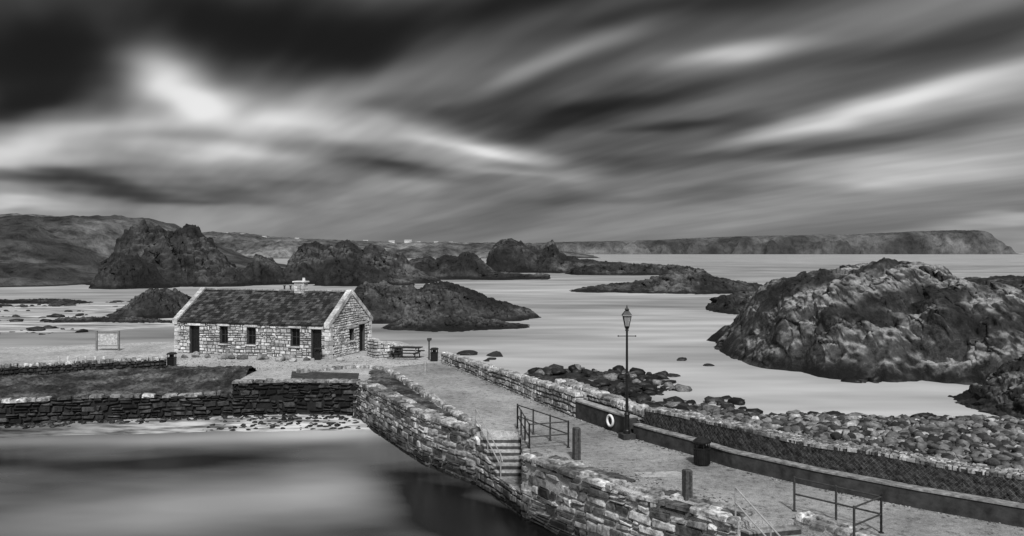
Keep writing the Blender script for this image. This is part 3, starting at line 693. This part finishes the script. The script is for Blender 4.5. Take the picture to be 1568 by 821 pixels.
for s_ in(.14,L-.14):
    for side in(0,1):
        o=(FL if side==0 else BL)+u*s_; inw=(w if side==0 else -w); n=7; T=SL+.02
        for k in range(n):
            ta,tb=-.22+T*k/n,-.22+T*(k+1)/n-.012; vs=[]
            for zz in(-.12,.20+R(-.015,.015)):
                for t,x in((ta,-.2),(ta,.2),(tb,.2),(tb,-.2)):
                    q=o+u*(x+(.035 if s_>1 else -.035))+inw*(t*math.cos(sl_)); vs.append((q.x,q.y,DECK+EH+t*math.sin(sl_)+zz))
            cp.add(vs,BF,R(.1,.9))
for k in range(24):
    a=.45+(L-.9)*k/24; q=FL+u*(a+.24)+w*(Wd/2); box(cp,(q.x,q.y,DECK+RH+.07),((L-.9)/24-.01,.26,.10),math.atan2(u.y,u.x),R(-.25,.1),.005,.7)
cp.build('gable_copings',m_coping,cot)
ch=MB(); q=FL+u*8.35+w*(Wd/2); ang=math.atan2(u.y,u.x)
for k in range(4):
    for i in(-1,0,1):
        p=q+u*(i*.27); box(ch,(p.x,p.y,DECK+RH-.1+.19*k),(.25,.55,.175),ang,R(.2,1),.012)
box(ch,(q.x,q.y,DECK+RH+.68),(.98,.68,.09),ang,.9,.01)
lathe(ch,q.x+.2,q.y,DECK+RH+.72,[(.12,0),(.10,.22),(.12,.24)],10,.5)
ch.build('chimney',m_house,cot)
ve=MB()
for s_ in(7.0,7.5):
    q2=FL+u*s_+w*(Wd/2); lathe(ve,q2.x,q2.y,DECK+RH+.08,[(.06,0),(.06,.25),(.1,.27),(.1,.32)],8)
ve.build('roof_vents',m_rust,cot)
e=empty('garden_wall',-9,57.5,DECK); m=MB();c_=MB(); GP=Path([(-10.0,58.6),(-9.2,57.2),(-7.4,57.6)])
gz=lambda s:DECK+1.15-.12*max(0,s-1.6)*1.5
ribbon(c_,GP,.04,.45,DECK-.1,lambda s:gz(s)-.03); masonry(m,GP,0,-1,DECK,gz,ch=(.14,.24),bw=(.2,.5),depth=.05,tone=(.4,1)); stone_row(m,GP,-.05,.5,lambda s:gz(s)-.02,.1,tone=(.6,1.))
c_.build('core',m_mortar,e); m.build('stone_facing',m_parapet,e)
def litter_bin(x,y,h=.85,r=.27,square=False):
    e=empty('litter_bin',x,y,DECK); m=MB()
    n=4 if square else 20; rot=math.pi/4 if square else 0; k=1.25 if square else 1
    lathe(m,x,y,DECK,[(r*.86*k,0),(r*.86*k,.04),(r*.92*k,.05),(r*.95*k,h*.62),(r*1.02*k,h*.63),(r*1.02*k,h*.67),(r*.9*k,h*.68)],n,rot=rot)
    m.build('body',m_black,e); m=MB()
    for i in range(4 if square else 6):
        t=2*math.pi*(i+.5)/(4 if square else 6)+(0 if square else 0); rr=r*.88*(1.15 if square else 1); tube(m,(x+rr*math.cos(t),y+rr*math.sin(t),DECK+h*.66),(x+rr*math.cos(t),y+rr*math.sin(t),DECK+h*.9),.02)
    if not square:
        for i in range(24):
            t=2*math.pi*i/24; tube(m,(x+r*.95*math.cos(t),y+r*.95*math.sin(t),DECK+.06),(x+r*.97*math.cos(t),y+r*.97*math.sin(t),DECK+h*.62),.010,n=4)
    lathe(m,x,y,DECK+h*.68,[(r*.45*k,0),(r*.45*k,h*.2)],n,rot=rot)
    m.build('ribs',m_black,e); m=MB()
    lathe(m,x,y,DECK+h*.88,[(r*1.05*k,0),(r*1.05*k,.05),(r*.8*k,.11),(r*.2*k,.14)],n,rot=rot); m.build('lid',m_black,e)
litter_bin(*S(1075,712),.86,.28); litter_bin(*S(263,561),.85,.26,True); litter_bin(*S(665,553),.85,.28,True); litter_bin(*S(487,551),.8,.25,True)
def timber(x,y,h,w_):
    m=MB(); box(m,(x,y,DECK+h/2),(w_,w_,h),.35,.5,.01); box(m,(x,y,DECK+h+.01),(w_*.97,w_*.97,.03),.35,.5,.006,.8)
    for k in(-.3,.1,.3): box(m,(x+k*w_*.6,y-.0,DECK+h*.5),(.012,w_*1.13,h*.96),.35,.1,.003)
    m.build('mooring_post',m_wood)
timber(*S(883,704),1.08,.22); timber(*S(1052,765),.84,.22)
lx,ly=S(960,672); e=empty('street_lamp',lx,ly,DECK); m=MB()
box(m,(lx,ly,DECK+.1),(.5,.5,.2),.3); m.build('plinth',m_render,e)
m=MB(); lathe(m,lx,ly,DECK+.2,[(.13,0),(.13,.12),(.10,.16),(.095,.7),(.12,.74),(.06,.82),(.055,2.2),(.07,2.22),(.07,2.27),(.048,2.3),(.04,3.9),(.07,3.93),(.05,4.0),(.06,4.08)],14)
m.build('column',m_black,e)
m=MB(); tube(m,(lx-.32,ly,DECK+3.92),(lx+.32,ly,DECK+3.92),.018)
for k in(-.33,.33): lathe(m,lx+k,ly,DECK+3.89,[(.01,0),(.035,.03),(.01,.06)],8)
zb=DECK+4.28
for k in range(4):
    t=math.pi/4+k*math.pi/2; tube(m,(lx+.10*math.cos(t),ly+.10*math.sin(t),zb),(lx+.21*math.cos(t),ly+.21*math.sin(t),zb+.42),.013,n=6); t2=t+math.pi/2
    for r_,z in((.10,0),(.21,.42)): tube(m,(lx+r_*math.cos(t),ly+r_*math.sin(t),zb+z),(lx+r_*math.cos(t2),ly+r_*math.sin(t2),zb+z),.014,n=6)
    tube(m,(lx,ly,DECK+4.1),(lx+.11*math.cos(t),ly+.11*math.sin(t),zb),.014,n=6)
lathe(m,lx,ly,zb+.42,[(.27,0),(.25,.03),(.12,.17),(.09,.18),(.11,.24),(.05,.30),(.02,.32),(.03,.36),(.005,.42)],4,rot=math.pi/4)
lathe(m,lx,ly,zb+.0,[(.03,0),(.05,.12),(.03,.25),(.03,.4)],8); m.build('lantern_frame',m_black,e)
gm,N,b=newmat('lamp_glass'); finish(N,b,.55,.25); b.inputs['Transmission Weight'].default_value=.6
m=MB(); lathe(m,lx,ly,zb+.02,[(.095,0),(.195,.39)],4,rot=math.pi/4); m.build('lantern_glass',gm,e)
sr=sOf(PW,*S(936,660)); c=PW.at(sr,-.08); d=(PW.at(sr+.1)-PW.at(sr-.1)).normalized(); e=empty('life_ring',c.x,c.y,DECK+.42)
mw=MB();vs=[];fs=[];n1,n2=28,8
for i in range(n1):
    for j in range(n2):
        a=2*math.pi*i/n1; bb=2*math.pi*j/n2; rr=.21+.05*math.cos(bb); p=c+d*(rr*math.cos(a)); nn=Vector((d.y,-d.x))*(.05*math.sin(bb)); vs.append((p.x+nn.x,p.y+nn.y,DECK+.42+rr*math.sin(a)))
        fs.append((i*n2+j,((i+1)%n1)*n2+j,((i+1)%n1)*n2+(j+1)%n2,i*n2+(j+1)%n2))
mw.add(vs,fs); mw.build('ring',m_white,e,True)
tx,ty=S(622,549); e=empty('picnic_table',tx,ty,DECK); m=MB(); a=-.15; ca=Vector((math.cos(a),math.sin(a))); cb=Vector((-math.sin(a),math.cos(a)))
for k in range(5):
    q=Vector((tx,ty))+cb*(-.34+.17*k); box(m,(q.x,q.y,DECK+.75),(2.1,.155,.05),a)
for sd in(-1,1):
    for k in(0,1):
        q=Vector((tx,ty))+cb*(sd*(.72+.15*k)); box(m,(q.x,q.y,DECK+.45),(2.1,.14,.05),a)
    for s_ in(-.75,.75):
        p=Vector((tx,ty))+ca*s_; q0=p+cb*(sd*.75);q1=p+cb*(sd*.28); tube(m,(q0.x,q0.y,DECK),(q1.x,q1.y,DECK+.74),.05,n=4)
for s_ in(-.75,.75):
    p=Vector((tx,ty))+ca*s_; box(m,(p.x,p.y,DECK+.40),(.06,1.75,.1),a)
m.build('timber',m_black,e)
x,y=S(657,551); m=MB(); lathe(m,x,y,DECK,[(.05,0),(.045,1.2),(.09,1.25),(.09,1.35),(.03,1.4)],10); box(m,(x+.02,y,DECK+1.36),(.3,.05,.16),.2); m.build('marker_post',m_rust)
x,y=S(651,571); m=MB(); lathe(m,x,y,DECK,[(.09,0),(.085,.62),(.07,.7),(.02,.74)],12,rot=0); m.build('bollard',m_steel)
x,y=S(148,537); x2,_=S(182,537); e=empty('information_board',(x+x2)/2,y,DECK); m=MB()
for xx in(x,x2): box(m,(xx,y,DECK+.72),(.11,.11,1.44),0,.5)
box(m,((x+x2)/2,y,DECK+1.3),(x2-x,.05,.06)); box(m,((x+x2)/2,y,DECK+.35),(x2-x,.05,.05)); m.build('frame',plain_mat('sign_timber',.16,.8,0,.4),e)
m=MB(); box(m,((x+x2)/2,y,DECK+.82),(x2-x-.2,.04,.8)); m.build('panel',plain_mat('board_face',.42,.5,0,.5,6),e)
for px in(90,104,118,131,146,159):
    x,y=S(px,555); m=MB(); lathe(m,x,y,DECK,[(.09,0),(.085,.34),(.05,.4)],8); m.build('timber_bollard',m_coping)
q=[];rr=[]
for px,py,r_ in((300,547,.38),(318,548,.26),(345,549,.42),(354,550,.3),(372,550,.38),(398,551,.38),(408,550,.28),(430,553,.42),(440,551,.44),(449,554,.26),(283,548,.26),(520,553,.24),(470,552,.24)):
    q.append((*S(px,py),DECK));rr.append(r_)
stones('boulders',m_cobble,np.array(q),np.array(rr),3,rng.uniform(.3,1.4,len(q)),.3,.6)
m=MB()
for px,py,yy,s_ in((345,360,1560,8),(352,361,1560,6),(372,362,1560,9),(388,363,1560,7),(405,364,1560,6),(560,371,1580,7),(600,372,1580,8),(625,372,1580,10),(640,373,1580,7),(668,372.5,1580,6),(455,367,1580,6),(690,373,1580,6)):
    x=SX(px,yy);z=SZ(py,yy); box(m,(x,yy,z),(s_*1.4,s_,s_*.55),R(-.3,.3),.9)
    hx=s_*.7; m.add([(x-hx,yy-s_/2,z+s_*.27),(x+hx,yy-s_/2,z+s_*.27),(x+hx,yy+s_/2,z+s_*.27),(x-hx,yy+s_/2,z+s_*.27),(x-hx,yy,z+s_*.6),(x+hx,yy,z+s_*.6)],[(0,1,5,4),(3,4,5,2),(0,4,3),(1,2,5)],.1)
m.build('distant_houses',m_coping)

# ================= sky / light =================
wd=bpy.data.worlds.new('World'); scene.world=wd; wd.use_nodes=True; nt=wd.node_tree; N=NT(nt); bg=nt.nodes['Background']
SUN_EL=math.radians(46); SUN_AZ=math.radians(172)
sk=N.n('ShaderNodeTexSky',sky_type='NISHITA'); sk.sun_disc=False; sk.sun_elevation=SUN_EL; sk.sun_rotation=SUN_AZ
bw=N.n('ShaderNodeRGBToBW'); nt.links.new(sk.outputs[0],bw.inputs[0])
D=N.n('ShaderNodeTexCoord').outputs['Generated']; dx,dy,dz=N.xyz(D)
az=N.m('ARCTAN2',dx,dy); el=N.m('ARCSINE',dz)
k=N.m('ADD',N.m('MAXIMUM',dz,0.),.12); cpv=N.comb(N.m('DIVIDE',dx,k),N.m('DIVIDE',dy,k),0.)
st=N.mapping(cpv,rot=(0,0,math.radians(58)),scale=(1,1,1))
s1=N.noise2(N.mapping(st,scale=(.26,.80,1)),1.,4,.5); s2=N.noise2(N.mapping(st,loc=(3,7,0),scale=(.5,2.2,1)),1.,3,.5)
w1=N.noise2(N.mapping(cpv,loc=(1,2,0),scale=(.6,.6,1)),1.,3,.5); w2=N.noise2(N.mapping(cpv,loc=(8,5,0),scale=(.6,.6,1)),1.,3,.5)
sv=N.comb(N.m('MULTIPLY_ADD',N.m('SUBTRACT',w1,.5),.14,az),N.m('MULTIPLY_ADD',N.m('SUBTRACT',w2,.5),.07,el),0.)
def B(px,py,rx,ry,ang,amp):
    a=math.atan((px-CX)/F); return (a,math.atan((HY-py)/F*math.cos(a)),rx/F,ry/F,ang,amp)
BL_=[B(225,85,70,42,-45,.36),B(300,150,120,42,-30,.24),B(500,192,210,28,-8,.38),B(720,218,150,18,-14,.36),B(130,215,190,26,12,.32),B(60,262,120,15,0,.12),
B(860,92,170,15,17,.28),B(1095,92,110,14,8,.38),B(1290,168,170,20,14,.40),B(1480,130,150,28,10,.24),B(1380,250,220,16,3,.20),B(560,125,150,22,12,.16),B(770,268,120,9,-3,.16),B(330,248,180,15,0,.22),B(40,320,90,8,0,.24),B(1540,350,60,14,0,.2),
B(60,50,190,60,18,-.36),B(430,50,170,52,0,-.32),B(720,20,280,34,12,-.26),B(1450,50,260,30,8,-.22),B(1050,20,200,20,8,-.12),B(150,284,230,13,-3,-.30),B(600,264,100,13,-3,-.24),B(880,178,200,17,10,-.26),B(1040,190,110,8,3,-.16),B(1000,250,240,14,3,-.12),B(40,150,70,32,30,-.24),B(375,172,45,20,20,-.22),B(1400,212,150,12,6,-.14),B(1100,300,300,14,1,-.08)]
tone=N.mr(el,0.,.28,.52,.34)
tone=N.m('ADD',tone,N.m('MULTIPLY',N.mr(s1,.3,.7,-.18,.18),N.mr(el,.01,.16,.35,1.))); tone=N.m('ADD',tone,N.m('MULTIPLY',N.mr(s2,.3,.7,-.06,.06),N.mr(el,0.,.10,.2,1.)))
tone=N.blobs(sv,BL_,tone)
tone=N.m('SMOOTH_MAX',tone,.09,.12); tone=N.m('SMOOTH_MIN',tone,.92,.12)
lin=N.m('POWER',tone,2.2)
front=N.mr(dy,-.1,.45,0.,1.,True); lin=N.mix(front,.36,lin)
hi=N.mr(dz,.45,.8,0.,1.,True); lin=N.mix(hi,lin,.38)
tot=N.m('ADD',N.m('MULTIPLY',lin,9.7),N.m('MULTIPLY',bw.outputs[0],.02))
c=N.n('ShaderNodeCombineColor')
for i in range(3): N.put(c.inputs[i],tot)
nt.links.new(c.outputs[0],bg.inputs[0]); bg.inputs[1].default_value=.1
try:
    wd.cycles.sampling_method='MANUAL'; wd.cycles.sample_map_resolution=256
except Exception as ex: print(ex)
sd=bpy.data.lights.new('sun','SUN'); sd.energy=3.7; sd.angle=math.radians(6); sd.color=(1,1,1)
so=bpy.data.objects.new('sun',sd); scene.collection.objects.link(so)
dv=Vector((math.sin(SUN_AZ)*math.cos(SUN_EL),math.cos(SUN_AZ)*math.cos(SUN_EL),math.sin(SUN_EL)))
so.rotation_euler=dv.to_track_quat('Z','Y').to_euler(); so.location=dv*80
# ================= camera =================
cd=bpy.data.cameras.new('camera'); cam=bpy.data.objects.new('camera',cd); scene.collection.objects.link(cam)
cam.location=(0,0,CZ); cam.rotation_euler=(math.radians(90),0,0); cd.sensor_width=36; cd.lens=36*F/1568; cd.shift_y=-(410.5-HY)/1568
cd.clip_start=.1; cd.clip_end=60000; scene.camera=cam
scene.view_settings.view_transform='Standard'; scene.view_settings.look='None'; scene.view_settings.exposure=0
